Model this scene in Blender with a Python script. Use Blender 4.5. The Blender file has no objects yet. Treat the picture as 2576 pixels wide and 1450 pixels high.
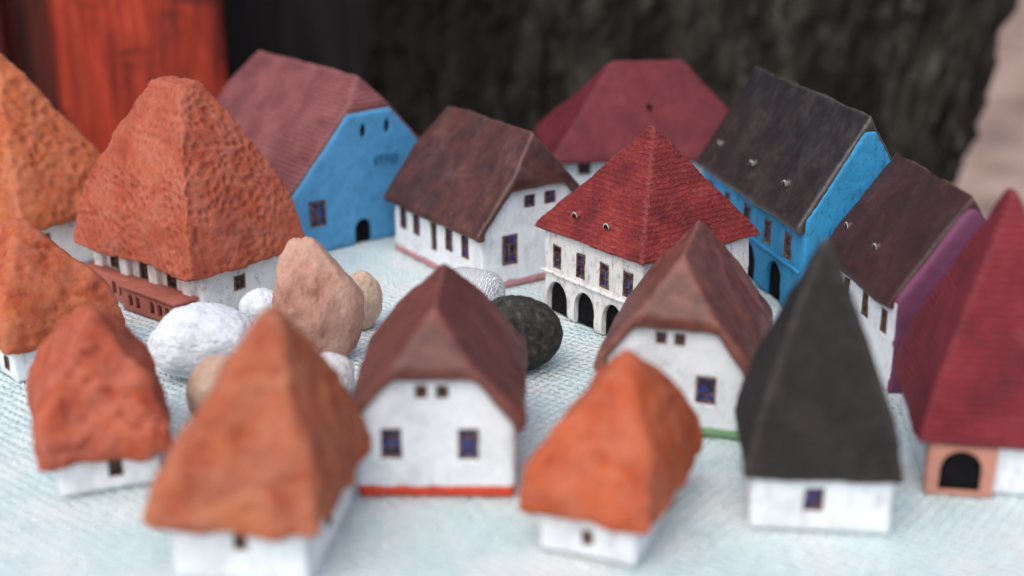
import bpy, bmesh, math, random
from mathutils import Vector, Matrix, noise
random.seed(7)
scene=bpy.context.scene
COL=scene.collection
R=math.radians

# ------------------------------------------------------------------ materials
def srgb(r,g,b,k=1.0):
    def c(v):
        v/=255.0
        return (v/12.92 if v<=0.04045 else ((v+0.055)/1.055)**2.4)*k
    return (c(r),c(g),c(b),1)
def mul(c,k): return (min(1,c[0]*k),min(1,c[1]*k),min(1,c[2]*k),1)
def pale(c,t=.35,g=.45): return (c[0]+(g-c[0])*t,c[1]+(g*.9-c[1])*t,c[2]+(g*.84-c[2])*t,1)

class NT:
    def __init__(s,name):
        s.m=bpy.data.materials.new(name); s.m.use_nodes=True
        s.t=s.m.node_tree; s.n=s.t.nodes; s.bsdf=s.n['Principled BSDF']
        s.tc=s.n.new('ShaderNodeTexCoord')
    def link(s,a,b): s.t.links.new(a,b)
    def noise(s,scale,detail=5,rough=.6,dist=0,vec=None):
        n=s.n.new('ShaderNodeTexNoise'); n.inputs['Scale'].default_value=scale
        n.inputs['Detail'].default_value=detail; n.inputs['Roughness'].default_value=rough
        n.inputs['Distortion'].default_value=dist
        s.link(vec or s.tc.outputs['Object'],n.inputs['Vector']); return n.outputs['Fac']
    def mapping(s,scale=(1,1,1),rot=(0,0,0),loc=(0,0,0)):
        n=s.n.new('ShaderNodeMapping'); n.inputs['Scale'].default_value=scale; n.inputs['Rotation'].default_value=rot
        n.inputs['Location'].default_value=loc
        s.link(s.tc.outputs['Object'],n.inputs['Vector']); return n.outputs['Vector']
    def wave(s,scale,dist=1.5,dirn='Z',dscale=2,vec=None):
        n=s.n.new('ShaderNodeTexWave'); n.bands_direction=dirn; n.inputs['Scale'].default_value=scale
        n.inputs['Distortion'].default_value=dist; n.inputs['Detail'].default_value=3; n.inputs['Detail Scale'].default_value=dscale
        s.link(vec or s.tc.outputs['Object'],n.inputs['Vector']); return n.outputs['Fac']
    def ramp(s,fac,stops):
        n=s.n.new('ShaderNodeValToRGB'); e=n.color_ramp.elements
        e[0].position=stops[0][0]; e[0].color=stops[0][1]; e[1].position=stops[-1][0]; e[1].color=stops[-1][1]
        for p,c in stops[1:-1]:
            x=e.new(p); x.color=c
        s.link(fac,n.inputs['Fac']); return n.outputs['Color']
    def mix(s,fac,a,b,mode='MIX'):
        n=s.n.new('ShaderNodeMix'); n.data_type='RGBA'; n.blend_type=mode
        for sock,v in ((n.inputs[0],fac),(n.inputs[6],a),(n.inputs[7],b)):
            if isinstance(v,(int,float)) or isinstance(v,tuple): sock.default_value=v
            else: s.link(v,sock)
        return n.outputs[2]
    def math(s,op,a,b=0.0):
        n=s.n.new('ShaderNodeMath'); n.operation=op
        for sock,v in ((n.inputs[0],a),(n.inputs[1],b)):
            if isinstance(v,(int,float)): sock.default_value=v
            else: s.link(v,sock)
        return n.outputs[0]
    def point(s):
        n=s.n.new('ShaderNodeNewGeometry'); return n.outputs['Pointiness']
    def sep(s,k='Z'):
        n=s.n.new('ShaderNodeSeparateXYZ'); s.link(s.tc.outputs['Object'],n.inputs[0]); return n.outputs[k]
    def bump(s,h,strength,dist):
        n=s.n.new('ShaderNodeBump'); n.inputs['Strength'].default_value=strength; n.inputs['Distance'].default_value=dist
        s.link(h,n.inputs['Height'])
        if s.bsdf.inputs['Normal'].is_linked:
            s.link(s.bsdf.inputs['Normal'].links[0].from_socket,n.inputs['Normal'])
        s.link(n.outputs['Normal'],s.bsdf.inputs['Normal'])
    def color(s,c): s.link(c,s.bsdf.inputs['Base Color'])
    def rough(s,r,spec=.3):
        s.bsdf.inputs['Roughness'].default_value=r; s.bsdf.inputs['Specular IOR Level'].default_value=spec

B0=(0,0,0,1)
def g_(v): return (v,v,v,1)
def roof_mat(name,base,light=None,dark=None,kind='plain',tile=10,scuff=.3,edge=.5,dist=1.0,spec=.25,r=.8,K=.80,tb=.45,wear=.5,line=.42,bloom=.24):
    base=mul(base,K)
    m=NT(name); m.rough(r,spec)
    light=mul(light,K) if light else mul(base,1.5); dark=mul(dark,K) if dark else mul(base,.5)
    n1=m.noise(4.0,7,.66,.6)
    c=m.ramp(n1,[(.34,dark),(.5,base),(.66,light)])
    n2=m.noise(42,4,.7)
    c=m.mix(m.ramp(n2,[(.36,g_(.35)),(.50,B0)]),c,mul(dark,.8))
    if kind=='brush':   # streaky brushed glaze running down the slope, rubbed thin in patches
        st=m.noise(7,6,.62,1.2,vec=m.mapping((1.0,1.0,.35),(0,0,.5)))
        c=m.mix(m.ramp(st,[(.5,B0),(.66,g_(.35))]),c,light)
        c=m.mix(m.ramp(st,[(.36,g_(.45)),(.48,B0)]),c,dark)
        wr=m.noise(3.4,8,.68,.5,vec=m.mapping((1,1,1),(0,0,0),(7.3,2.1,4.4)))
        c=m.mix(m.ramp(wr,[(.53,B0),(.64,g_(wear))]),c,pale(mul(light,1.3),.10))
    if kind=='thatch':   # dusty bloom on raw fired clay
        db=m.noise(6,8,.75,.4,vec=m.mapping((1,1,1),(0,0,0),(3.3,6.1,1.4)))
        c=m.mix(m.ramp(db,[(.44,B0),(.62,g_(bloom))]),c,pale(light,.35,.5))
    n3=m.noise(11,8,.72,1.0)
    c=m.mix(m.ramp(n3,[(.57,B0),(.70,g_(scuff))]),c,pale(light,.25))
    sp=m.noise(50,2,.5)
    c=m.mix(m.ramp(sp,[(.71,B0),(.75,g_(min(1,scuff)))]),c,pale(light,.5,.5))
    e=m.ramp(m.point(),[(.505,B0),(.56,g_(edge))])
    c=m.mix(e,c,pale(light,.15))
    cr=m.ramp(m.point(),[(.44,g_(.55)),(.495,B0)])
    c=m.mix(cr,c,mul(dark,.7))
    if kind=='tile':
        w=m.wave(tile,dist,'Z',6)
        f=m.math('MULTIPLY',m.ramp(w,[(.05,g_(line)),(.5,B0)]),m.ramp(m.noise(7,5,.7),[(.40,g_(.25)),(.58,g_(1))]))
        c=m.mix(f,c,mul(dark,.75))
        m.bump(w,tb,.012)
        v=m.noise(55,4,.65,vec=m.mapping((1,1,.5)))
        m.bump(v,.6,.008)
    if kind=='thatch':
        m.bump(m.noise(30,6,.72,.3),.4,.013)
    if kind=='brush':
        v=m.noise(9,6,.6,.6,vec=m.mapping((1,1,.3),(0,0,.5)))
        m.bump(v,.3,.02)
    m.bump(m.noise(90,4,.6),.4,.005)
    m.color(c); return m.m

def wall_mat(name,base,dirt,stripe=None,sz=.05,grime=.5):
    m=NT(name); m.rough(.7,.35)
    n=m.noise(5,6,.65,.5)
    c=m.ramp(n,[(.36,mul(base,.84)),(.5,base),(.64,mul(base,1.04))])
    n2=m.noise(15,8,.75,1.0,vec=m.mapping((1,1,.45)))
    c=m.mix(m.ramp(n2,[(.53,B0),(.68,g_(grime))]),c,dirt)
    n4=m.noise(30,5,.7,.5,vec=m.mapping((1,1,.3)))
    c=m.mix(m.ramp(n4,[(.58,B0),(.66,g_(grime*.8))]),c,mul(dirt,.8))
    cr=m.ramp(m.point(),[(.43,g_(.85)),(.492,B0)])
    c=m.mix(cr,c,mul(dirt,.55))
    if stripe:
        zz=m.math('ADD',m.sep(),m.math('MULTIPLY',m.math('SUBTRACT',m.noise(9,3),.5),.04))
        f=m.math('LESS_THAN',zz,sz)
        c=m.mix(f,c,m.ramp(m.noise(12,4),[(.4,mul(stripe,.8)),(.6,stripe)]))
    m.bump(m.noise(9,4,.55),.35,.03)
    m.bump(m.noise(75,4,.6),.3,.005)
    m.color(c); return m.m

def simple(name,a,b,scale=20,rough=.7,spec=.3,bump=.3,bd=.01,s0=.38,s1=.6):
    m=NT(name); m.rough(rough,spec)
    n=m.noise(scale,5,.65,.3); m.color(m.ramp(n,[(s0,a),(s1,b)]))
    m.bump(m.noise(scale*2,4,.6),bump,bd); return m.m

FRAME=simple('window_frame_brown',srgb(58,40,36),srgb(128,98,80),30)
PANE=simple('window_pane_blue',srgb(26,28,44),srgb(38,66,160),20,.35,.5,s0=.42,s1=.58)
PANED=simple('window_pane_dark',srgb(34,28,32),srgb(70,58,70),26,.4,.5)
HOLE=simple('opening_black',srgb(12,11,13),srgb(24,22,24),20,.9,.1)
DOORM=simple('door_dark_red',srgb(42,21,20),srgb(70,36,32),20)
WHITE=srgb(228,232,236); DIRT=srgb(146,130,126)

# ------------------------------------------------------------------ mesh helpers
def new_obj(name,me,parent=None,mats=()):
    o=bpy.data.objects.new(name,me); COL.objects.link(o)
    for m in mats: me.materials.append(m)
    if parent is not None: o.parent=parent
    return o
def hull_mesh(pts,name='m'):
    bm=bmesh.new()
    vs=[bm.verts.new(p) for p in pts]
    r=bmesh.ops.convex_hull(bm,input=vs)
    junk=[g for g in r['geom_interior'] if isinstance(g,bmesh.types.BMVert)]
    junk+= [v for v in bm.verts if not v.link_faces and v not in junk]
    if junk: bmesh.ops.delete(bm,geom=list(set(junk)),context='VERTS')
    bmesh.ops.recalc_face_normals(bm,faces=bm.faces)
    me=bpy.data.meshes.new(name); bm.to_mesh(me); bm.free(); return me
def bake(o):
    dg=bpy.context.evaluated_depsgraph_get(); dg.update()
    me=bpy.data.meshes.new_from_object(o.evaluated_get(dg))
    old=o.data; o.modifiers.clear(); o.data=me
    bpy.data.meshes.remove(old)
def smooth(me,v=True):
    for p in me.polygons: p.use_smooth=v
_tex={}
def tex(kind,scale):
    k=(kind,scale)
    if k not in _tex:
        t=bpy.data.textures.new(kind+str(scale),kind); t.noise_scale=scale
        if kind=='CLOUDS': t.noise_depth=3
        _tex[k]=t
    return _tex[k]
def clayify(o,voxel,smooth_it=4,disp=(),cut=None,dent=None):
    if cut is not None and cut[0]=='pre':
        b=o.modifiers.new('b','BOOLEAN'); b.object=cut[1]; b.operation='DIFFERENCE'; b.solver='EXACT'
    r=o.modifiers.new('r','REMESH'); r.mode='VOXEL'; r.voxel_size=voxel
    if smooth_it:
        s=o.modifiers.new('s','SMOOTH'); s.iterations=smooth_it; s.factor=.5
    for kind,scale,st in disp:
        d=o.modifiers.new('d','DISPLACE'); d.texture=tex(kind,scale); d.strength=st; d.mid_level=.5
        d.texture_coords='LOCAL'
    mats=list(o.data.materials)
    bake(o); smooth(o.data)
    if dent:   # shallow thumb dents pressed irregularly in the clay
        sc,amp=dent; me=o.data
        me.update()
        nr=[v.normal.copy() for v in me.vertices]
        for v,nn in zip(me.vertices,nr):
            p=v.co.copy()
            q=p+Vector((noise.noise(p*5),noise.noise(p*5+Vector((9,0,0))),noise.noise(p*5+Vector((0,9,0)))))*.05
            ds,_=noise.voronoi(q*sc)
            k=max(0,1-(ds[0]/.58)**2)
            w=.4+.6*max(0,min(1,.5+1.8*noise.noise(p*3.1)))
            v.co=p-nn*(amp*k*w-amp*.3)
    if cut is not None and cut[0]=='post':
        b=o.modifiers.new('b','BOOLEAN'); b.object=cut[1]; b.operation='DIFFERENCE'; b.solver='EXACT'
        bake(o)
    if cut is not None: 
        c=cut[1]; me=c.data; bpy.data.objects.remove(c); bpy.data.meshes.remove(me)
    o.data.materials.clear()
    for m in mats: o.data.materials.append(m)

def prism(bm,prof,n0,n1,face,mat=0):
    P=face
    a=[bm.verts.new(P(u,v,n0)) for u,v in prof]; b=[bm.verts.new(P(u,v,n1)) for u,v in prof]
    fs=[bm.faces.new(a[::-1]),bm.faces.new(b)]
    k=len(prof)
    for i in range(k):
        fs.append(bm.faces.new((a[i],a[(i+1)%k],b[(i+1)%k],b[i])))
    for f in fs: f.material_index=mat
def rect(u,v,w,h): return [(u-w/2,v-h/2),(u+w/2,v-h/2),(u+w/2,v+h/2),(u-w/2,v+h/2)]
def arch(u,w,h,v0=-.01,n=10,pt=.0):
    pr=[(u-w/2,v0),(u+w/2,v0)]
    r=w/2
    for i in range(n+1):
        a=math.pi*i/n
        pr.append((u+r*math.cos(a),h-r+ r*math.sin(a)*(1+pt)))
    return pr
def jit(prof,j):
    return [(u+random.uniform(-j,j),v+random.uniform(-j,j)) for u,v in prof]

class House:
    """local frame: x 0..b along the S face, y 0..a going back; origin at footprint centre"""
    def __init__(s,corner,phi,b,a,label,cat='toy house',name='ceramic_house'):
        s.b=b; s.a=a
        c,sn=math.cos(R(phi)),math.sin(R(phi))
        cx=corner[0]+c*b/2-sn*a/2; cy=corner[1]+sn*b/2+c*a/2
        s.e=bpy.data.objects.new(name,None); COL.objects.link(s.e)
        s.e.empty_display_size=.1
        s.e.location=(cx,cy,0); s.e.rotation_euler=(0,0,R(phi))
        s.e['label']=label; s.e['category']=cat
        s.cuts=bmesh.new(); s.wins=[]
    def p(s,x,y,z): return Vector((x-s.b/2,y-s.a/2,z))
    def face(s,side,off=0):
        if side=='S': return lambda u,v,n: s.p(u,-n-off,v)
        if side=='W': return lambda u,v,n: s.p(-n-off,u,v)
        if side=='E': return lambda u,v,n: s.p(s.b+n+off,u,v)
    def window(s,side,u,z,w,h,kind='blue',depth=.028,off=0):
        f=s.face(side,off)
        pr=jit(rect(u,z,w,h),.004) if kind!='slit' else [(u+ w/2*math.cos(t*math.pi/5),z+h/2*math.sin(t*math.pi/5)) for t in range(10)]
        prism(s.cuts,pr,-depth,.05,f)
        bm=bmesh.new()
        if kind in('blue','dark'):
            prism(bm,rect(u,z,w+.004,h+.004),-depth-.004,-depth+.010,f,1)
            t=max(.008,w*.12)
            e=.004
            for q in (rect(u-w/2+t/2,z,t,h),rect(u+w/2-t/2,z,t,h)):
                prism(bm,jit(q,.002),-depth+.006,-.001+e,f,0)
            for q in (rect(u,z+h/2-t/2,w-2*t-.001,t),rect(u,z-h/2+t/2,w-2*t-.001,t*1.1)):
                prism(bm,jit(q,.0015),-depth+.006,-.003+e,f,0)
            prism(bm,rect(u,z,t*.7,h-2*t-.001),-depth+.006,-depth+.018,f,0)
            rows=2 if h/w>1.25 else 1
            for k in range(rows):
                zz=z-h/2+h*(k+1)/(rows+1)
                prism(bm,rect(u,zz,w-2*t-.001,t*.7),-depth+.006,-depth+.0165,f,0)
            mats=[FRAME,PANE if kind=='blue' else PANED]; nm='window'
        elif kind=='door':
            prism(bm,rect(u,z,w+.004,h+.004),-depth-.004,-depth+.008,f,0)
            prism(bm,rect(u,z,w*.1,h*.95),-depth+.006,-depth+.014,f,1)
            mats=[DOORM,FRAME]; nm='door'
        else:
            q=pr if kind=='slit' else rect(u,z,w+.004,h+.004)
            prism(bm,q,-depth-.004,-depth+.004,f,0); mats=[HOLE]; nm='window'
        bmesh.ops.recalc_face_normals(bm,faces=bm.faces)
        me=bpy.data.meshes.new(nm); bm.to_mesh(me); bm.free()
        new_obj(nm,me,s.e,mats)
    def archway(s,side,u,w,h,depth=.035,name='archway',off=0,v0=-.01,pt=.15):
        f=s.face(side,off)
        prism(s.cuts,arch(u,w,h,v0-.02 if v0<0 else v0,pt=pt),-depth,.05,f)
        bm=bmesh.new(); prism(bm,arch(u,w+.006,h+.003,max(v0-.003,.001),pt=pt),-depth-.008,-depth+.008,f)
        bmesh.ops.recalc_face_normals(bm,faces=bm.faces)
        me=bpy.data.meshes.new(name); bm.to_mesh(me); bm.free(); new_obj(name,me,s.e,[HOLE])
    def cutter(s):
        bmesh.ops.recalc_face_normals(s.cuts,faces=s.cuts.faces)
        if not len(s.cuts.faces): s.cuts.free(); s.cuts=bmesh.new(); return None
        me=bpy.data.meshes.new('c'); s.cuts.to_mesh(me); s.cuts.free(); s.cuts=bmesh.new()
        return new_obj('c',me,s.e)
    def wall_from(s,pts,mat,voxel=.018,name='wall',disp=.022,sm=4):
        me=hull_mesh(pts,name); o=new_obj(name,me,s.e,[mat])
        c=s.cutter()
        clayify(o,voxel,sm,[('CLOUDS',.3,disp),('CLOUDS',.1,.006)],cut=('post',c) if c else None)
        return o
    def box_wall(s,h,mat,inset_top=.0,**k):
        t=inset_top
        pts=[s.p(x,y,0) for x in(0,s.b) for y in(0,s.a)]+[s.p(x,y,h) for x in(t,s.b-t) for y in(t,s.a-t)]
        return s.wall_from(pts,mat,**k)
    def gable(s,ze,zh,zr,wallm,roofm,th=.05,ov=.06,ovf=.05,inset=.12,insetb=None,voxel=.017,disp=.035,sm=7,g=.012):
        b,a=s.b,s.a; insetb=inset if insetb is None else insetb
        m=(zr-(ze+th))/(b/2); xh=(zh-ze)/m
        s.m=m; s.ze=ze; s.th=th
        pts=[]
        for y in (0,a):
            for x,z in ((0,0),(b,0),(b,ze),(b-xh,zh),(xh,zh),(0,ze)): pts.append(s.p(x,y,z))
        s.wall=s.wall_from(pts,wallm)
        zo=ze+th-m*ov
        op=[]
        for y in(-ovf,a+max(ovf,.02)):
            for x,z in((-ov,zo),(b+ov,zo),(-ov,zo-th),(b+ov,zo-th),(xh,zh+th),(b-xh,zh+th)): op.append(s.p(x,y,z))
        op+= [s.p(b/2,inset-ovf,zr),s.p(b/2,a+max(ovf,.02)-insetb,zr)]
        o=new_obj('roof',hull_mesh(op,'roof'),s.e,[roofm])
        bm=bmesh.new()
        prof=[(g,-1),(b-g,-1),(b-g,ze-g),(b-xh-g*.4,zh-g),(xh+g*.4,zh-g),(g,ze-g)]
        prism(bm,prof,-a-1,1,s.face('S'))
        bmesh.ops.recalc_face_normals(bm,faces=bm.faces)
        me=bpy.data.meshes.new('c'); bm.to_mesh(me); bm.free(); c=new_obj('c',me,s.e)
        clayify(o,voxel,sm,[('CLOUDS',.35,disp),('CLOUDS',.1,.010)],cut=('pre',c))
        s.roof=o; return o
    def hip(s,ze,zr,ridge,mat,ov=.05,ovw=None,th=.06,voxel=.016,bulge=0.0,sm=4,disp=(('CLOUDS',.3,.03),('CLOUDS',.07,.008)),apex=(0,0),axis='y',rt=.0,name='roof',dent=None):
        b,a=s.b,s.a; ovw=ov if ovw is None else ovw
        x0,x1,y0,y1=-ovw,b+ov,-ov,a+ov
        cx,cy=b/2+apex[0],a/2+apex[1]
        pts=[s.p(x,y,z) for x in(x0,x1) for y in(y0,y1) for z in(ze-.01,)]
        k=.02
        pts+=[s.p(x,y,ze+th) for x in(x0+k,x1-k) for y in(y0+k,y1-k)]
        def rp(sgn,w=0):
            return (cx+w,cy+sgn*ridge/2) if axis=='y' else (cx+sgn*ridge/2,cy+w)
        for sg in(-1,1):
            for w in ((-rt,rt) if rt else (0,)):
                x,y=rp(sg,w); pts.append(s.p(x,y,zr))
        if bulge:
            for t in(.2,.45,.7,.88):
                for x in(x0,x1):
                    for y in(y0,y1):
                        sx=1 if x==x1 else -1; sy=1 if y==y1 else -1
                        rx,ry=(cx+sx*rt,cy+sy*ridge/2) if axis=='y' else (cx+sx*ridge/2,cy)
                        q=bulge*math.sin(math.pi*t)
                        pts.append(s.p(x+(rx-x)*t+sx*q,y+(ry-y)*t+sy*q,ze+th+(zr-ze-th)*t))
        o=new_obj(name,hull_mesh(pts,name),s.e,[mat])
        clayify(o,voxel,sm,disp,dent=dent); s.roof=o
        s.slope=((zr-ze-th)/(cx-x0-k),x0+k,ze+th)
        return o
    def dormer(s,y,z,x,roofm,r=.028,l=.09,rim=None):
        bm=bmesh.new(); F=.022
        n=10; segs=5
        rings=[]
        for j in range(segs+1):
            t=j/segs
            rr=r*(1-.55*t*t); ring=[]
            for i in range(n+1):
                an=math.pi*i/n
                ring.append(bm.verts.new(s.p(x-F+l*t*1.6,y+rr*math.cos(an),z-.01+t*l*.35+rr*1.15*math.sin(an))))
            rings.append(ring)
        for j in range(segs):
            for i in range(n):
                bm.faces.new((rings[j][i],rings[j][i+1],rings[j+1][i+1],rings[j+1][i])).material_index=0
        f=bm.faces.new(rings[0]); f.material_index=1
        bmesh.ops.recalc_face_normals(bm,faces=bm.faces)
        def tube(i,k):
            an=math.pi*i/n; an2=2*math.pi*k/6
            thick=.0042*math.sin(math.pi*(i+.6)/(n+1.2))+.001
            rad=r*1.02+thick*math.cos(an2)
            return s.p(x-F-.002+thick*math.sin(an2),y+rad*math.cos(an),z-.01+rad*1.15*math.sin(an))
        g=[[bm.verts.new(tube(i,k)) for k in range(6)] for i in range(n+1)]
        for i in range(n):
            for k in range(6):
                ff=bm.faces.new((g[i][k],g[i][(k+1)%6],g[i+1][(k+1)%6],g[i+1][k])); ff.material_index=2
        me=bpy.data.meshes.new('dormer'); bm.to_mesh(me); bm.free(); smooth(me)
        return new_obj('dormer',me,s.roof,[roofm,HOLE,rim])
RIM=simple('dormer_rim_pale',srgb(130,122,118),srgb(190,188,186),40)

# roof materials
T2=roof_mat('terracotta_thatch_red',srgb(188,96,72),srgb(200,112,86),srgb(172,82,62),'thatch',scuff=.15,edge=.35,spec=.1,r=.95,K=.76)
T1=roof_mat('terracotta_thatch_orange',srgb(200,108,68),srgb(210,126,86),srgb(186,92,58),'thatch',scuff=.2,edge=.4,spec=.15,K=.76)
T3=roof_mat('orange_clay_bright',srgb(198,98,62),srgb(210,122,84),srgb(168,74,48),'thatch',scuff=.5,edge=.3,spec=.15,K=.76)
T4=roof_mat('orange_clay_deep',srgb(192,90,62),srgb(206,114,86),srgb(158,66,47),'thatch',scuff=.5,edge=.3,spec=.15,K=.76)
T5=roof_mat('orange_clay_sand',srgb(184,98,68),srgb(196,120,84),srgb(162,80,56),'thatch',scuff=.3,edge=.35,spec=.15,K=.78)
T8=roof_mat('orange_clay_plain',srgb(198,94,56),srgb(206,110,74),srgb(180,80,50),'thatch',scuff=.25,edge=.3,spec=.15,K=.78)
BR6=roof_mat('brown_clay_warm',srgb(110,53,44),srgb(136,70,57),srgb(82,41,36),'brush',scuff=.2,edge=.45,spec=.5,r=.5,wear=.35,K=.82)
BR7=roof_mat('brown_clay_scuffed',srgb(118,62,50),srgb(148,88,72),srgb(86,44,37),'brush',scuff=.6,edge=.5,spec=.5,r=.5,wear=.45,K=.82)
BR15=roof_mat('brown_clay_dark',srgb(80,41,34),srgb(106,56,45),srgb(58,33,29),'brush',scuff=.2,edge=.5,spec=.5,r=.5,wear=.35,K=.78)
BR11=roof_mat('brown_clay_darkest',srgb(64,34,31),srgb(80,44,39),srgb(50,30,28),'brush',scuff=.12,edge=.35,spec=.45,r=.55,wear=.12)
RED14=roof_mat('red_tile_glaze',srgb(152,44,44),srgb(182,68,60),srgb(112,33,37),'tile',11,scuff=.3,edge=.65,dist=5.0,spec=.4,r=.6,tb=.9,line=.55)
MAR13=roof_mat('maroon_glaze',srgb(110,34,44),srgb(122,44,54),srgb(94,29,38),'plain',scuff=.08,edge=.3,spec=.3,r=.65)
MAR10=roof_mat('crimson_tile_glaze',srgb(136,38,50),srgb(150,50,62),srgb(108,32,43),'tile',9,scuff=.15,edge=.35,dist=3,spec=.35,tb=.7)
PNK16=roof_mat('dusty_pink_tile',srgb(148,84,86),srgb(166,102,102),srgb(124,68,72),'tile',10.5,scuff=.15,edge=.5,dist=1.0,spec=.35,r=.6,tb=.9)
BLK12=roof_mat('black_clay_rubbed',srgb(43,37,36),srgb(66,56,52),srgb(33,30,30),'brush',scuff=.18,edge=.6,spec=.6,r=.42,wear=.2)
BLK9=roof_mat('charcoal_clay_shingle',srgb(47,42,41),srgb(60,53,51),srgb(37,34,35),'tile',9,scuff=.2,edge=.6,dist=3,tb=.7,spec=.3)

WH=wall_mat('whitewash',WHITE,DIRT,grime=.35)
WHD=wall_mat('whitewash_dirty',srgb(224,222,220),srgb(134,114,104),grime=.75)
WH6=wall_mat('whitewash_orange_stripe',WHITE,DIRT,srgb(216,76,50),.060,.2)
WH7=wall_mat('whitewash_green_stripe',WHITE,DIRT,srgb(134,172,128),.055,.3)
WH15=wall_mat('whitewash_pink_stripe',WHITE,DIRT,srgb(206,146,152),.05,.4)
BLU=wall_mat('blue_paint',srgb(82,152,198),srgb(56,100,138),grime=.4)
BLU12=wall_mat('bright_blue_paint',srgb(50,140,188),srgb(40,72,98),grime=.7)
PUR=wall_mat('plum_paint',srgb(114,62,92),srgb(90,50,74),grime=.3)
TER=wall_mat('terracotta_paint',srgb(168,96,82),srgb(116,62,54),grime=.35)
PNKP=wall_mat('pink_clay_portal',srgb(196,136,118),srgb(150,94,80),grime=.35)

# ------------------------------------------------------------------ houses
GRP='painted ceramic village houses on the white cloth'
# big textured thatch house
h=House((-1.93,7.86),50,.70,1.15,'white ceramic cottage, tall dented terracotta thatch roof, red balcony')
for u in(.306,.94): h.window('W',u,.225,.10,.13,'dark',off=.055)
h.window('W',.617,.2,.10,.2,'door',off=.055)
h.window('S',.25,.19,.09,.10,'dark')
pts=[h.p(x,y,0) for x in(-.055,h.b) for y in(0,h.a)]+[h.p(x,y,.36) for x in(-.055,h.b) for y in(0,h.a)]
h.wall_from(pts,WHD,voxel=.015)
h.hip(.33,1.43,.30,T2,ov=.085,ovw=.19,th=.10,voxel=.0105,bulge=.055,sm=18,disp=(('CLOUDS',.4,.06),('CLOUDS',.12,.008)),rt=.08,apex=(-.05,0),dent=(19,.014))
for u in(.10,.46,.78,1.08):
    me=hull_mesh([h.p(x,y,z) for x in(-.10,-.045) for y in(u-.045,u+.045) for z in(.1,.34)]); o=new_obj('pillar',me,h.e,[WHD]); clayify(o,.012,1,[('CLOUDS',.06,.006)])
def balcony(h,u0,u1,off,hh,slots):
    f=h.face('W')
    for (u,w) in slots: prism(h.cuts,arch(u,w,hh*.78,hh*.24,pt=0),off-.04,off+.05,f)
    pts=[h.p(-n,u,z) for n in(.065,off) for u in(u0,u1) for z in(0,hh)]
    h.wall_from(pts,TER,voxel=.010,name='balcony',disp=.008,sm=1)
balcony(h,.60,1.18,.17,.165,[(.72,.042),(.80,.042),(.96,.042),(1.04,.042)])
balcony(h,.04,.62,.235,.15,[(.13,.045),(.21,.045),(.29,.045),(.44,.045),(.52,.045)])
me=hull_mesh([h.p(-n,u,z) for n in(.065,.25) for u in(.02,.63) for z in(.152,.172)]); o=new_obj('balcony_rail',me,h.e,[TER]); clayify(o,.008,1,[('CLOUDS',.08,.008)])

# far thatch house
h=House((-3.36,8.66),50,.80,1.5,'white ceramic cottage with pitted light orange thatch roof')
h.window('S',.14,.24,.09,.11,'dark'); h.window('S',.5,.22,.09,.11,'dark')
h.box_wall(.40,WHD)
h.hip(.365,1.45,.25,T1,ov=.075,th=.09,voxel=.014,bulge=.01,sm=14,disp=(('CLOUDS',.4,.05),('CLOUDS',.1,.010)),rt=.03,dent=(13,.019),apex=(-.02,.12))

# left orange
h=House((-2.82,6.84),42,.64,.72,'small white ceramic cottage with rounded orange clay roof and dark door')
h.window('W',.25,.085,.08,.15,'door'); h.window('W',.09,.1,.06,.08,'dark'); h.window('S',.3,.1,.06,.07,'dark')
h.box_wall(.24,WH)
h.hip(.20,.82,.18,T3,ov=.06,th=.11,bulge=.03,sm=24,disp=(('CLOUDS',.3,.07),('CLOUDS',.09,.020)),rt=.04,dent=(15,.012),apex=(-.05,0))

# small orange behind front
h=House((-2.13,5.48),21,.48,.86,'small white ceramic cottage with narrow orange clay roof')
h.window('S',.27,.12,.065,.085,'dark'); h.window('W',.4,.1,.06,.08,'dark')
h.box_wall(.21,WH)
h.hip(.19,.77,.16,T4,ov=.08,th=.11,bulge=.03,sm=28,disp=(('CLOUDS',.3,.09),('CLOUDS',.1,.026)),rt=.03,dent=(14,.012))

# front orange
h=House((-1.42,4.80),-8,.58,.74,'white ceramic cottage with tall peaked orange clay roof')
h.window('S',.3,.2,.06,.07,'dark'); h.window('E',.35,.14,.06,.08,'dark')
h.box_wall(.30,WH)
h.hip(.275,1.09,.12,T5,ov=.09,th=.10,bulge=.015,sm=32,disp=(('CLOUDS',.3,.08),('CLOUDS',.1,.024)),rt=.035,dent=(14,.010),apex=(.08,0))

# centre front white/brown
h=House((-.732,5.515),-1,.748,.95,'white ceramic house, brown half-hipped roof, orange-red base stripe')
for u in(.17,.53): h.window('S',u,.28,.095,.15,'blue')
for u in(.315,.41): h.window('S',u,.545,.055,.06,'dark')
h.window('E',.3,.26,.09,.15,'dark'); h.window('E',.65,.26,.09,.15,'dark')
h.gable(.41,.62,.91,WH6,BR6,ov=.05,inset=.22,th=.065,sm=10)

# right-centre white/brown
h=House((.48,6.29),-15,.73,.93,'white ceramic house, scuffed brown half-hipped roof, green base stripe')
for u in(.2,.53): h.window('S',u,.265,.1,.15,'blue')
h.window('S',.29,.53,.055,.06,'blue'); h.window('S',.385,.53,.055,.06,'dark')
h.window('E',.3,.25,.09,.15,'dark')
h.gable(.40,.60,.94,WH7,BR7,ov=.06,inset=.2,th=.065,sm=10)

# small orange, front right
h=House((.115,5.05),-22,.45,.76,'tiny white ceramic cottage with bright orange peaked clay roof')
h.window('S',.225,.1,.05,.07,'dark'); h.window('E',.3,.1,.05,.07,'dark')
h.box_wall(.22,WH)
h.hip(.20,.82,.14,T8,ov=.085,th=.11,bulge=.03,sm=40,voxel=.018,disp=(('CLOUDS',.3,.07),('CLOUDS',.1,.022)),rt=.03,dent=(14,.010),apex=(.05,-.02))

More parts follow.
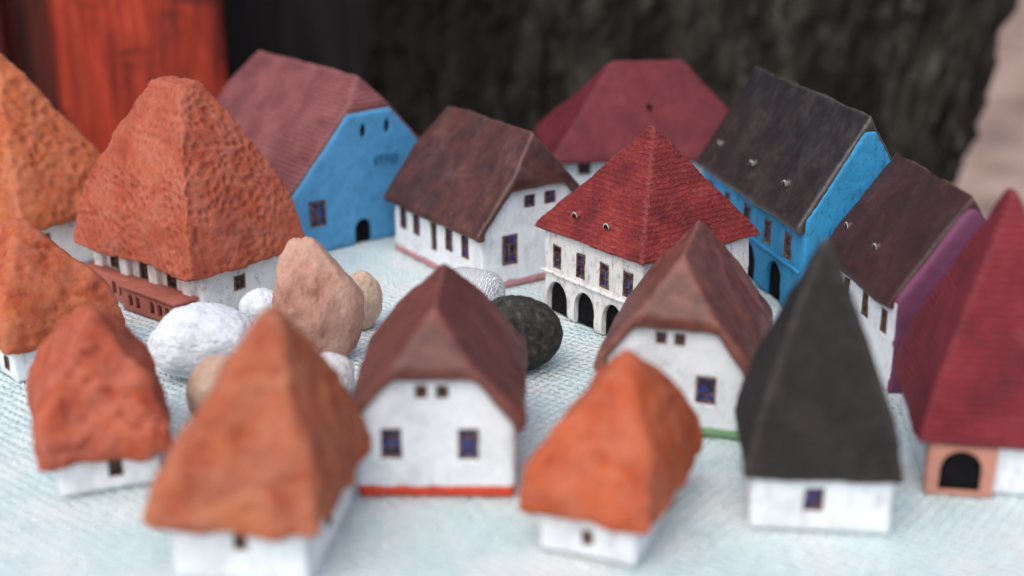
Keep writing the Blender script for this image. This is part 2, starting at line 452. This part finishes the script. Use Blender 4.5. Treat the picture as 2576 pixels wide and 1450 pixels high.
# steeple
h=House((1.065,5.22),-6,.63,.66,'square white ceramic tower house with steep charcoal pyramid roof')
h.window('S',.28,.165,.085,.115,'blue'); h.window('E',.3,.16,.08,.11,'dark')
h.box_wall(.31,WH)
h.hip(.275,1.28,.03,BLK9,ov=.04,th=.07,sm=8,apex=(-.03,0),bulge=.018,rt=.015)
me=hull_mesh([h.p(.30+.02*math.cos(k),.09+n,.64+.02*math.sin(k)) for k in(0,1,2,3,4,5) for n in(0,.08)]); new_obj('vent_hole',me,h.roof,[HOLE])

# crimson far right
h=House((1.965,5.58),-9,.70,.92,'white ceramic house with pink arched portal and crimson tiled roof')
h.window('S',.5,.15,.08,.1,'dark')
h.box_wall(.3,WH)
h.archway('S',.15,.19,.235,depth=.02,name='arched_doorway',off=.035,v0=.03,pt=0)
pts=[h.p(x,y,z) for x in(-.005,.31) for y in(-.035,.05) for z in(0,.29)]
h.wall_from(pts,PNKP,voxel=.012,name='portal',disp=.006,sm=1)
h.hip(.275,1.37,.12,MAR10,ov=.07,th=.05,sm=6,apex=(-.02,0),rt=.015,bulge=.01)

# purple house
h=House((2.10,6.70),8,.76,1.03,'white and plum ceramic house, dark brown roof, small eye dormers')
for u in(.15,.42,.70): h.window('W',u,.38,.08,.14,'dark')
h.gable(.55,1.05,1.12,WH,BR11,ov=.05,inset=.0,th=.035,ovf=-.03,g=.02,voxel=.014,sm=5)
h.wall.data.materials.append(PUR)
for p in h.wall.data.polygons:
    if p.center.y< -h.a/2+.03 and (p.normal.y<-.25) or (p.center.y< -h.a/2+.13 and p.center.z>h.ze-.02) or p.center.x> h.b/2-.03: p.material_index=1
for y in(.5,.93):
    z=.70; x=(z-h.ze-h.th)/h.m; h.dormer(y,z,x,BR11,rim=RIM,r=.024)

# blue / black
h=House((1.83,7.84),13,.78,1.8,'bright blue ceramic townhouse, rubbed black roof, eye dormers, arched doorways')
for u in(.23,.55,.91,1.26,1.6): h.window('W',u,.43,.11,.17,'blue')
for u in(.42,.85,1.28): h.archway('W',u,.24,.25,depth=.04)
h.window('S',.4,.5,.09,.14,'dark')
h.gable(.65,1.21,1.31,BLU12,BLK12,ov=.05,inset=.0,th=.045,ovf=-.01,g=.02)
me=hull_mesh([h.p(x,y,z) for x in(-.018,.02) for y in(.03,1.77) for z in(.305,.325)]); o=new_obj('ledge',me,h.e,[BLU12]); clayify(o,.009,1,[('CLOUDS',.08,.008)])
for y in(.43,.98,1.58):
    z=.79; x=(z-h.ze-h.th)/h.m; h.dormer(y,z,x,BLK12,rim=RIM,r=.027)

# maroon hip behind
h=House((.40,9.85),5,1.50,.95,'wide white ceramic house with broad maroon hipped roof')
h.window('S',.16,.5,.1,.12,'dark'); h.window('S',.6,.45,.1,.14,'dark')
h.box_wall(.60,WH)
h.hip(.56,1.24,.56,MAR13,ov=.13,th=.04,axis='x',sm=8,voxel=.022,apex=(-.04,0))
me=hull_mesh([h.p(.68+.018*math.cos(k),.13+n,.93+.018*math.sin(k)) for k in(0,1,2,3,4,5) for n in(0,.2)]); new_obj('vent_hole',me,h.roof,[HOLE])

# white square with red pyramid
h=House((.765,7.31),37,.92,.93,'square white ceramic town hall, red pyramid roof, arcade')
for u in(.12,.335,.56,.79): h.window('W',u,.395,.082,.155,'blue')
for u in(.22,.45,.68): h.window('S',u,.4,.078,.15,'blue')
for u in(.25,.52,.79): h.archway('W',u,.2,.205,depth=.045,pt=.25)
h.archway('S',.3,.2,.2); h.archway('S',.65,.2,.2)
h.box_wall(.62,WHD,voxel=.015)
me=hull_mesh([h.p(x,y,z) for x in(-.02,.92) for y in(-.02,.95) for z in(.272,.290)]); o=new_obj('ledge',me,h.e,[WHD]); clayify(o,.009,1,[('CLOUDS',.1,.008)])
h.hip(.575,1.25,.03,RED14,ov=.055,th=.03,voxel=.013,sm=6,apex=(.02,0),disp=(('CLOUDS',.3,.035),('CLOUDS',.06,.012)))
m_,x0_,z0_=h.slope
for y in(.35,.65): h.dormer(y,.70,x0_+(.70-z0_)/m_,RED14,rim=RIM,r=.025,l=.11)

# white/brown centre
h=House((-.204,8.36),34,.90,1.20,'white ceramic house, dark brown half-hipped roof, pink base stripe')
for u in(.21,.42,.87,1.06): h.window('W',u,.28,.09,.175,'blue')
h.window('W',.63,.25,.085,.23,'door')
h.window('S',.23,.27,.12,.21,'blue')
for u in(.39,.56): h.window('S',u,.59,.085,.085,'blue')
h.gable(.44,.70,1.05,WH15,BR15,ov=.06,inset=.10,th=.06,voxel=.015)

# blue / pink
h=House((-1.588,9.12),39,1.38,1.75,'large blue ceramic barn house, dusty pink ribbed half-hipped roof')
h.window('S',.21,.30,.14,.2,'blue')
h.archway('S',.6,.15,.18,depth=.04,name='arched_doorway')
h.window('S',.63,.86,.05,.11,'slit'); h.window('S',.84,.87,.05,.11,'slit')
h.gable(.45,1.0,1.25,BLU,PNK16,ov=.05,inset=.14,th=.04,ovf=-.01,voxel=.019)
cu=bpy.data.curves.new('inscription','FONT'); cu.body='ETTES'; cu.size=.085; cu.extrude=.004
to=bpy.data.objects.new('inscription',cu); COL.objects.link(to)
dg=bpy.context.evaluated_depsgraph_get(); dg.update()
me=bpy.data.meshes.new_from_object(to.evaluated_get(dg)); bpy.data.objects.remove(to)
o=new_obj('inscription',me,h.e,[simple('inscription_blue',srgb(44,90,130),srgb(60,118,164))])
o.location=h.p(.70,-.012,.60); o.rotation_euler=(R(90),0,0)

for o in list(COL.objects):
    if o.name.startswith('ceramic_house') : o['group']=GRP

# ------------------------------------------------------------------ stones
def stone(name,loc,size,mat,label,tilt=(0,0,0),amp=.2,fr=1.6,seed=0,fine=.03,cutk=.6,lim=.92,taper=0,nf=6):
    bm=bmesh.new(); bmesh.ops.create_icosphere(bm,subdivisions=6,radius=1)
    M=Matrix.Rotation(tilt[0],4,'X')@Matrix.Rotation(tilt[1],4,'Y')@Matrix.Rotation(tilt[2],4,'Z')
    off=Vector((seed*3.1,seed*1.7,seed))
    for v in bm.verts:
        p=v.co.copy()
        d=1+amp*noise.noise(p*fr+off)+amp*.3*noise.noise(p*fr*2.5+off)
        for k in range(nf):
            nrm=Vector((math.sin(k*2.4+seed),math.cos(k*1.9+seed*2),math.sin(k*1.3+seed*3))).normalized()
            q=(p*d).dot(nrm)
            if q>lim: d-= (q-lim)*cutk
        d+=fine*.6*noise.noise(p*5+off)+fine*.5*noise.noise(p*14+off)+fine*.4*noise.noise(p*30+off)
        p=p*d
        tz=1-taper*max(0,p.z+.2)
        p=Vector((p.x*size[0]/2*tz,p.y*size[1]/2*tz,p.z*size[2]/2))
        v.co=M@p
    zmin=min(v.co.z for v in bm.verts)
    hgt=max(v.co.z for v in bm.verts)-zmin
    for v in bm.verts:
        z=v.co.z-zmin-.07*hgt
        v.co.z=max(z,0.0)
    me=bpy.data.meshes.new(name); bm.to_mesh(me); bm.free(); smooth(me)
    me.materials.append(mat)
    o=bpy.data.objects.new(name,me); COL.objects.link(o); o.location=(loc[0],loc[1],0.0)
    o['label']=label; o['category']='stone'
    return o
def stone_mat(name,stops,scale=7,bump=.5,bd=.02,fine=60):
    m=NT(name); m.rough(.85,.2)
    c=m.ramp(m.noise(scale,8,.7,.6),stops)
    c=m.mix(m.ramp(m.noise(38,5,.7),[(.56,B0),(.68,g_(.35))]),c,mul(stops[0][1],.8)); m.color(c)
    m.bump(m.noise(scale*3,6,.7),bump,bd); m.bump(m.noise(fine,4,.7),.5,.008); return m.m
SW=stone_mat('white_painted_stone',[(.36,srgb(192,196,204)),(.48,srgb(218,222,228)),(.66,srgb(230,234,238))],8,.7,.02)
SW2=stone_mat('white_stone_worn',[(.36,srgb(160,132,124)),(.46,srgb(212,210,210)),(.7,srgb(230,232,236))],9,.8,.02)
SB=stone_mat('pink_brown_stone',[(.36,srgb(148,104,90)),(.46,srgb(184,138,122)),(.56,srgb(192,154,136)),(.66,srgb(194,180,156))],2.6,.6,.03)
SY=stone_mat('sand_stone',[(.36,srgb(184,150,130)),(.62,srgb(206,182,164))],8,.5,.02)
SD=stone_mat('dark_granite',[(.36,srgb(34,34,34)),(.48,srgb(54,53,50)),(.58,srgb(68,65,60)),(.68,srgb(104,94,84))],22,.6,.012)
stone('white_stone',(-1.76,7.0),(.62,.52,.43),SW,'rough white painted stone on the cloth before the balcony cottage',amp=.08,seed=1,fine=.04,cutk=.3)
stone('white_stone',(-1.56,7.74),(.31,.26,.26),SW,'small white painted stone beside the tall brown stone',amp=.10,seed=2,fine=.045,cutk=.5)
stone('brown_stone',(-1.14,7.20),(.53,.38,.79),SB,'tall pointed pinkish brown stone standing upright',tilt=(0,R(-14),.3),amp=.18,fr=1.1,seed=6,fine=.035,taper=.20,cutk=.7,lim=.86,nf=7)
stone('sand_stone',(-.95,7.74),(.27,.24,.38),SY,'small sand-coloured stone behind the tall brown stone',amp=.12,seed=4,fine=.03,cutk=.4)
stone('white_stone',(-1.0,6.68),(.26,.22,.26),SW2,'small worn white pebble near the brown stone',amp=.1,seed=5,fine=.04,cutk=.3)
stone('sand_stone',(-1.53,6.38),(.40,.34,.38),SY,'beige rounded stone behind the peaked orange cottage',amp=.1,seed=7,fine=.03,cutk=.3)
stone('dark_stone',(.03,7.10),(.50,.44,.47),SD,'dark speckled granite stone before the arcade house',amp=.08,seed=8,fine=.02,cutk=.5,lim=.88)
# white wrapped roll
m=NT('white_wound_thread'); m.rough(.7,.4)
w=m.wave(24,9,'X',1.5); m.color(m.ramp(w,[(.1,srgb(176,172,180)),(.4,srgb(228,230,234))])); m.bump(w,.8,.01)
bm=bmesh.new(); rows=16; seg=48
rings=[]
for i in range(rows+1):
    t=i/rows; xx=-.2+.4*t
    rr=.165*(max(0,1-abs(2*t-1)**5))**.5 if 0<i<rows else .06
    rings.append([bm.verts.new((xx,rr*math.cos(2*math.pi*k/seg)*(1+.02*math.sin(i*2.1+k)),rr*math.sin(2*math.pi*k/seg))) for k in range(seg)])
for i in range(rows):
    for k in range(seg): bm.faces.new((rings[i][k],rings[i][(k+1)%seg],rings[i+1][(k+1)%seg],rings[i+1][k]))
bm.faces.new(rings[0]); bm.faces.new(rings[-1])
bmesh.ops.recalc_face_normals(bm,faces=bm.faces)
me=bpy.data.meshes.new('thread_roll'); bm.to_mesh(me); bm.free(); smooth(me); me.materials.append(m.m)
o=bpy.data.objects.new('thread_roll',me); COL.objects.link(o); o.location=(-.25,7.90,.163); o.rotation_euler=(0,0,R(-28))
o['label']='small white thread-wound roll lying on the cloth'; o['category']='roll'

# ------------------------------------------------------------------ cloth + table
m=NT('white_woven_cloth'); m.rough(.9,.15)
v1=m.wave(6.0,4,'X',5,vec=m.mapping((1,1,1),(0,0,R(38))))
v2=m.wave(6.0,4,'X',5,vec=m.mapping((1,1,1),(0,0,R(128))))
mx=m.math('MULTIPLY',v1,v2)
c=m.ramp(m.noise(1.6,6,.65),[(.36,srgb(210,231,233)),(.5,srgb(226,238,239)),(.64,srgb(238,238,236))])
c=m.mix(m.ramp(mx,[(.0,g_(.24)),(.4,B0)]),c,srgb(168,198,204))
m.color(c); m.bump(mx,.75,.035); m.bump(m.noise(40,5,.65),.5,.012)
CLOTH=m.m
bm=bmesh.new()
X0,X1,Y0,Y1=-5.0,3.35,2.6,11.95
nx,ny=150,170
def cz(x,y):
    z=-.010+.012*noise.noise(Vector((x*1.3,y*1.3,0)))+.004*noise.noise(Vector((x*5,y*5,3)))
    return min(z,-.0005)
grid=[]
for j in range(ny+1):
    row=[]
    for i in range(nx+1):
        s=-.06+1.12*i/nx; t=-.06+1.12*j/ny
        x=X0+(X1-X0)*min(1,max(0,s)); y=Y0+(Y1-Y0)*min(1,max(0,t))
        over=max(0,-s,s-1)*(X1-X0)+max(0,-t,t-1)*(Y1-Y0)
        f=math.sin((x+y)*5)*.05*min(1,over*2)
        x+=(.06+f)*(1 if s>1 else -1 if s<0 else 0); y+=(.06+f)*(1 if t>1 else -1 if t<0 else 0)
        row.append(bm.verts.new((x,y,cz(x,y)-over*1.3)))
    grid.append(row)
for j in range(ny):
    for i in range(nx): bm.faces.new((grid[j][i],grid[j][i+1],grid[j+1][i+1],grid[j+1][i]))
me=bpy.data.meshes.new('tablecloth'); bm.to_mesh(me); bm.free(); smooth(me); me.materials.append(CLOTH)
o=bpy.data.objects.new('tablecloth',me); COL.objects.link(o); o['label']='pale woven white cloth spread over the wooden table'; o['category']='tablecloth'

WOOD=simple('table_wood',srgb(96,70,50),srgb(128,98,70),6)
te=bpy.data.objects.new('wooden_table',None); COL.objects.link(te); te.location=((X0+X1)/2,(Y0+Y1)/2,-8)
te['label']='plain wooden table under the white cloth'; te['category']='table'
def boxm(x0,x1,y0,y1,z0,z1,name,parent,mat,loc=(0,0,0)):
    me=hull_mesh([Vector((x,y,z))-Vector(loc) for x in(x0,x1) for y in(y0,y1) for z in(z0,z1)],name)
    o=new_obj(name,me,parent,[mat]); return o
boxm(X0+.03,X1-.03,Y0+.03,Y1-.03,-.4,-.05,'table_top',te,WOOD,te.location)
for x in(X0+.3,X1-.7):
    for y in(Y0+.3,Y1-.7): boxm(x,x+.4,y,y+.4,-8,-.402,'leg',te,WOOD,te.location)

# ------------------------------------------------------------------ background
def board_mesh(x0,x1,y,z0,z1,thick,nx,nz,fn,name):
    bm=bmesh.new(); g=[]
    for j in range(nz+1):
        r=[]
        for i in range(nx+1):
            x=x0+(x1-x0)*i/nx; z=z0+(z1-z0)*j/nz
            dx,dy=fn(x,z,i/nx); r.append(bm.verts.new((x+dx,y+dy,z)))
        g.append(r)
    for j in range(nz):
        for i in range(nx): bm.faces.new((g[j][i],g[j][i+1],g[j+1][i+1],g[j+1][i]))
    bl=[bm.verts.new((g[j][0].co.x+.02,y+thick,g[j][0].co.z)) for j in range(nz+1)]
    br=[bm.verts.new((g[j][nx].co.x-.02,y+thick,g[j][nx].co.z)) for j in range(nz+1)]
    for j in range(nz):
        bm.faces.new((g[j][0],g[j+1][0],bl[j+1],bl[j])); bm.faces.new((g[j][nx],br[j],br[j+1],g[j+1][nx]))
        bm.faces.new((bl[j],bl[j+1],br[j+1],br[j]))
    bm.faces.new([bl[-1]]+g[-1]+[br[-1]])
    bmesh.ops.recalc_face_normals(bm,faces=bm.faces)
    me=bpy.data.meshes.new(name); bm.to_mesh(me); bm.free(); smooth(me); return me
m=NT('mossy_bark'); m.rough(.95,.1)
vv=m.mapping((1,1,.32))
n=m.noise(2.8,9,.78,.6,vec=vv); n2=m.noise(1.0,6,.7,.4,vec=m.mapping((1,1,.4)))
n3=m.noise(4,8,.8,.3,vec=m.mapping((1,1,.6)))
c=m.ramp(n,[(.36,srgb(34,31,28)),(.46,srgb(52,49,44)),(.56,srgb(74,71,63)),(.68,srgb(104,102,92))])
# lichen patches, faded out leftward as part of the trunk's painted shade
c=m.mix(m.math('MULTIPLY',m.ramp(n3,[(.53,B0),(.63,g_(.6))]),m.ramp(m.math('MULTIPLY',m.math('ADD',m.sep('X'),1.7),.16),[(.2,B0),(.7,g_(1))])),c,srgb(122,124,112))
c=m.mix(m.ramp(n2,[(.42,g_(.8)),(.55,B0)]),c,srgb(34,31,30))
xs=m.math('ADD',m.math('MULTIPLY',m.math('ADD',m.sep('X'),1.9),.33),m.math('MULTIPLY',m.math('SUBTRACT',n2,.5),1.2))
c=m.mix(m.ramp(xs,[(.1,g_(.85)),(.9,B0)]),c,srgb(31,29,29))  # shade on the trunk's left side, painted into the bark colour
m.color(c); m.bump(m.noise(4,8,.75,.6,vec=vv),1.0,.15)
def bark(x,z,t):
    e=(2*t-1); bul=-1.0*(1-abs(e)**3.0)
    pz=Vector((x,z,0))
    rid=.12*noise.noise(Vector((x*1.3,z*.3,0)))+.18*noise.noise(Vector((x*3+.5*noise.noise(pz*1.0),z*.6,4)))+.13*noise.noise(Vector((x*6.5,z*1.8,8)))+.08*noise.noise(Vector((x*13,z*5,8)))
    side=.16*noise.noise(Vector((5,z*1.1,1)))+.10*noise.noise(Vector((7,z*3.5,1)))+.05*noise.noise(Vector((7,z*8,1)))
    sl=.22*(z-.2)*max(0,(t-.3)/.7)
    return (side*(1 if t>.9 else 0)*(t-.9)*10+max(-1.2,min(1.2,sl)), bul+rid)
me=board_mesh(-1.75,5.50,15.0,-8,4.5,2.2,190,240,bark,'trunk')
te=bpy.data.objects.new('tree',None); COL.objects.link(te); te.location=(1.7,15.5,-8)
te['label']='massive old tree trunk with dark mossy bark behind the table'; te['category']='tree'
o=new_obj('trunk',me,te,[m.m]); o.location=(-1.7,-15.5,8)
m=NT('black_shade_fill'); m.rough(.9,.15)
c=m.ramp(m.noise(2.5,6,.6,vec=m.mapping((3,1,.2))),[(.38,srgb(26,25,26)),(.62,srgb(41,39,39))]); m.color(c); m.bump(m.noise(5,5,.6,vec=m.mapping((3,1,.2))),.5,.04)
me=board_mesh(-3.6,-1.45,14.9,-8,4.5,.3,40,60,lambda x,z,t:(.05*noise.noise(Vector((0,z*2,5)))*(t>.95),.03*noise.noise(Vector((x*3,z*.4,2)))),'dark_shade_board')
o=new_obj('dark_shade_board',me,None,[m.m]); o['label']='added black board standing in for shade between planks and trunk'; o['category']='board'  # dark sheet added in place of the shadowed gap left of the trunk
m=NT('red_stained_wood'); m.rough(.6,.25)
vv=m.mapping((3.0,1,.2))
w=m.noise(3,8,.7,1.5,vec=vv)
c=m.ramp(w,[(.36,srgb(84,28,18)),(.45,srgb(140,42,26)),(.54,srgb(168,54,34)),(.66,srgb(186,76,54))])
big=m.noise(.8,4,.6,1.0,vec=m.mapping((1,1,.5)))
c=m.mix(m.ramp(big,[(.38,g_(.6)),(.54,B0)]),c,srgb(92,30,22))
kn=m.ramp(m.noise(1.3,3,.5,2,vec=m.mapping((.6,1,1.4))),[(.60,B0),(.68,g_(.85))]); c=m.mix(kn,c,srgb(66,26,20))
m.color(c); m.bump(m.noise(6,6,.6,vec=vv),.5,.03)
REDM=m.m
m=NT('dark_red_stained_wood'); m.rough(.7,.25)
m.color(m.ramp(m.noise(3,7,.65,1.2,vec=m.mapping((2.2,1,.22))),[(.36,srgb(50,23,20)),(.62,srgb(96,34,27))])); m.bump(m.noise(6,6,.6,vec=m.mapping((2.2,1,.22))),.4,.03)
REDD=m.m
fn=lambda x,z,t:(0,.02*noise.noise(Vector((x*3,z*.4,2)))+ (.08*(abs(2*t-1)**16)))
for (a,b,yy,mt,lb) in((-4.62,-2.90,13.2,REDM,'wide bright red stained wooden plank with a knot'),(-5.60,-4.50,13.5,REDD,'narrow dark red stained wooden plank'),(-6.6,-5.10,13.2,REDD,'weathered dull red wooden plank')):
    me=board_mesh(a,b,yy,-8,4.5,.2,30,60,fn,'red_wooden_plank')
    o=new_obj('red_wooden_plank',me,None,[mt]); o['label']=lb; o['category']='plank'; o['group']='upright red wooden planks'
m=NT('sandy_ground'); m.rough(.95,.1)
m.color(m.ramp(m.noise(.35,8,.7),[(.38,srgb(112,94,88)),(.5,srgb(156,130,118)),(.6,srgb(174,150,140))])); m.bump(m.noise(2,6,.7),.5,.2)
bm=bmesh.new(); bmesh.ops.create_grid(bm,x_segments=40,y_segments=40,size=600)
me=bpy.data.meshes.new('ground'); bm.to_mesh(me); bm.free(); me.materials.append(m.m)
o=bpy.data.objects.new('ground',me); COL.objects.link(o); o.location=(0,0,-8); o['kind']='structure'

# ------------------------------------------------------------------ light + camera
el,az=R(54),R(-152)
w=bpy.data.worlds.new('World'); scene.world=w; w.use_nodes=True
nt=w.node_tree; bg=nt.nodes['Background']
sk=nt.nodes.new('ShaderNodeTexSky'); sk.sky_type='NISHITA'; sk.sun_disc=False; sk.sun_elevation=el; sk.sun_rotation=az
sk.dust_density=3; sk.air_density=1.2; sk.ozone_density=.9
nt.links.new(sk.outputs[0],bg.inputs['Color']); bg.inputs['Strength'].default_value=.15
sl=bpy.data.lights.new('sun','SUN'); sl.energy=2.45; sl.angle=R(80); sl.color=(1,.97,.92)
so=bpy.data.objects.new('sun',sl); COL.objects.link(so)
d=Vector((math.sin(az)*math.cos(el),math.cos(az)*math.cos(el),math.sin(el)))
so.rotation_euler=d.to_track_quat('Z','Y').to_euler(); so.location=d*20
cam=bpy.data.cameras.new('camera'); co=bpy.data.objects.new('camera',cam); COL.objects.link(co)
co.location=(0,0,3); co.rotation_euler=(R(90-19.5),0,0)
cam.lens=46.12; cam.sensor_width=36; cam.clip_start=.05; cam.clip_end=2000
cam.dof.use_dof=True; cam.dof.focus_distance=8.0; cam.dof.aperture_fstop=.29
scene.camera=co
scene.view_settings.view_transform='Standard'; scene.view_settings.look='None'; scene.view_settings.exposure=0
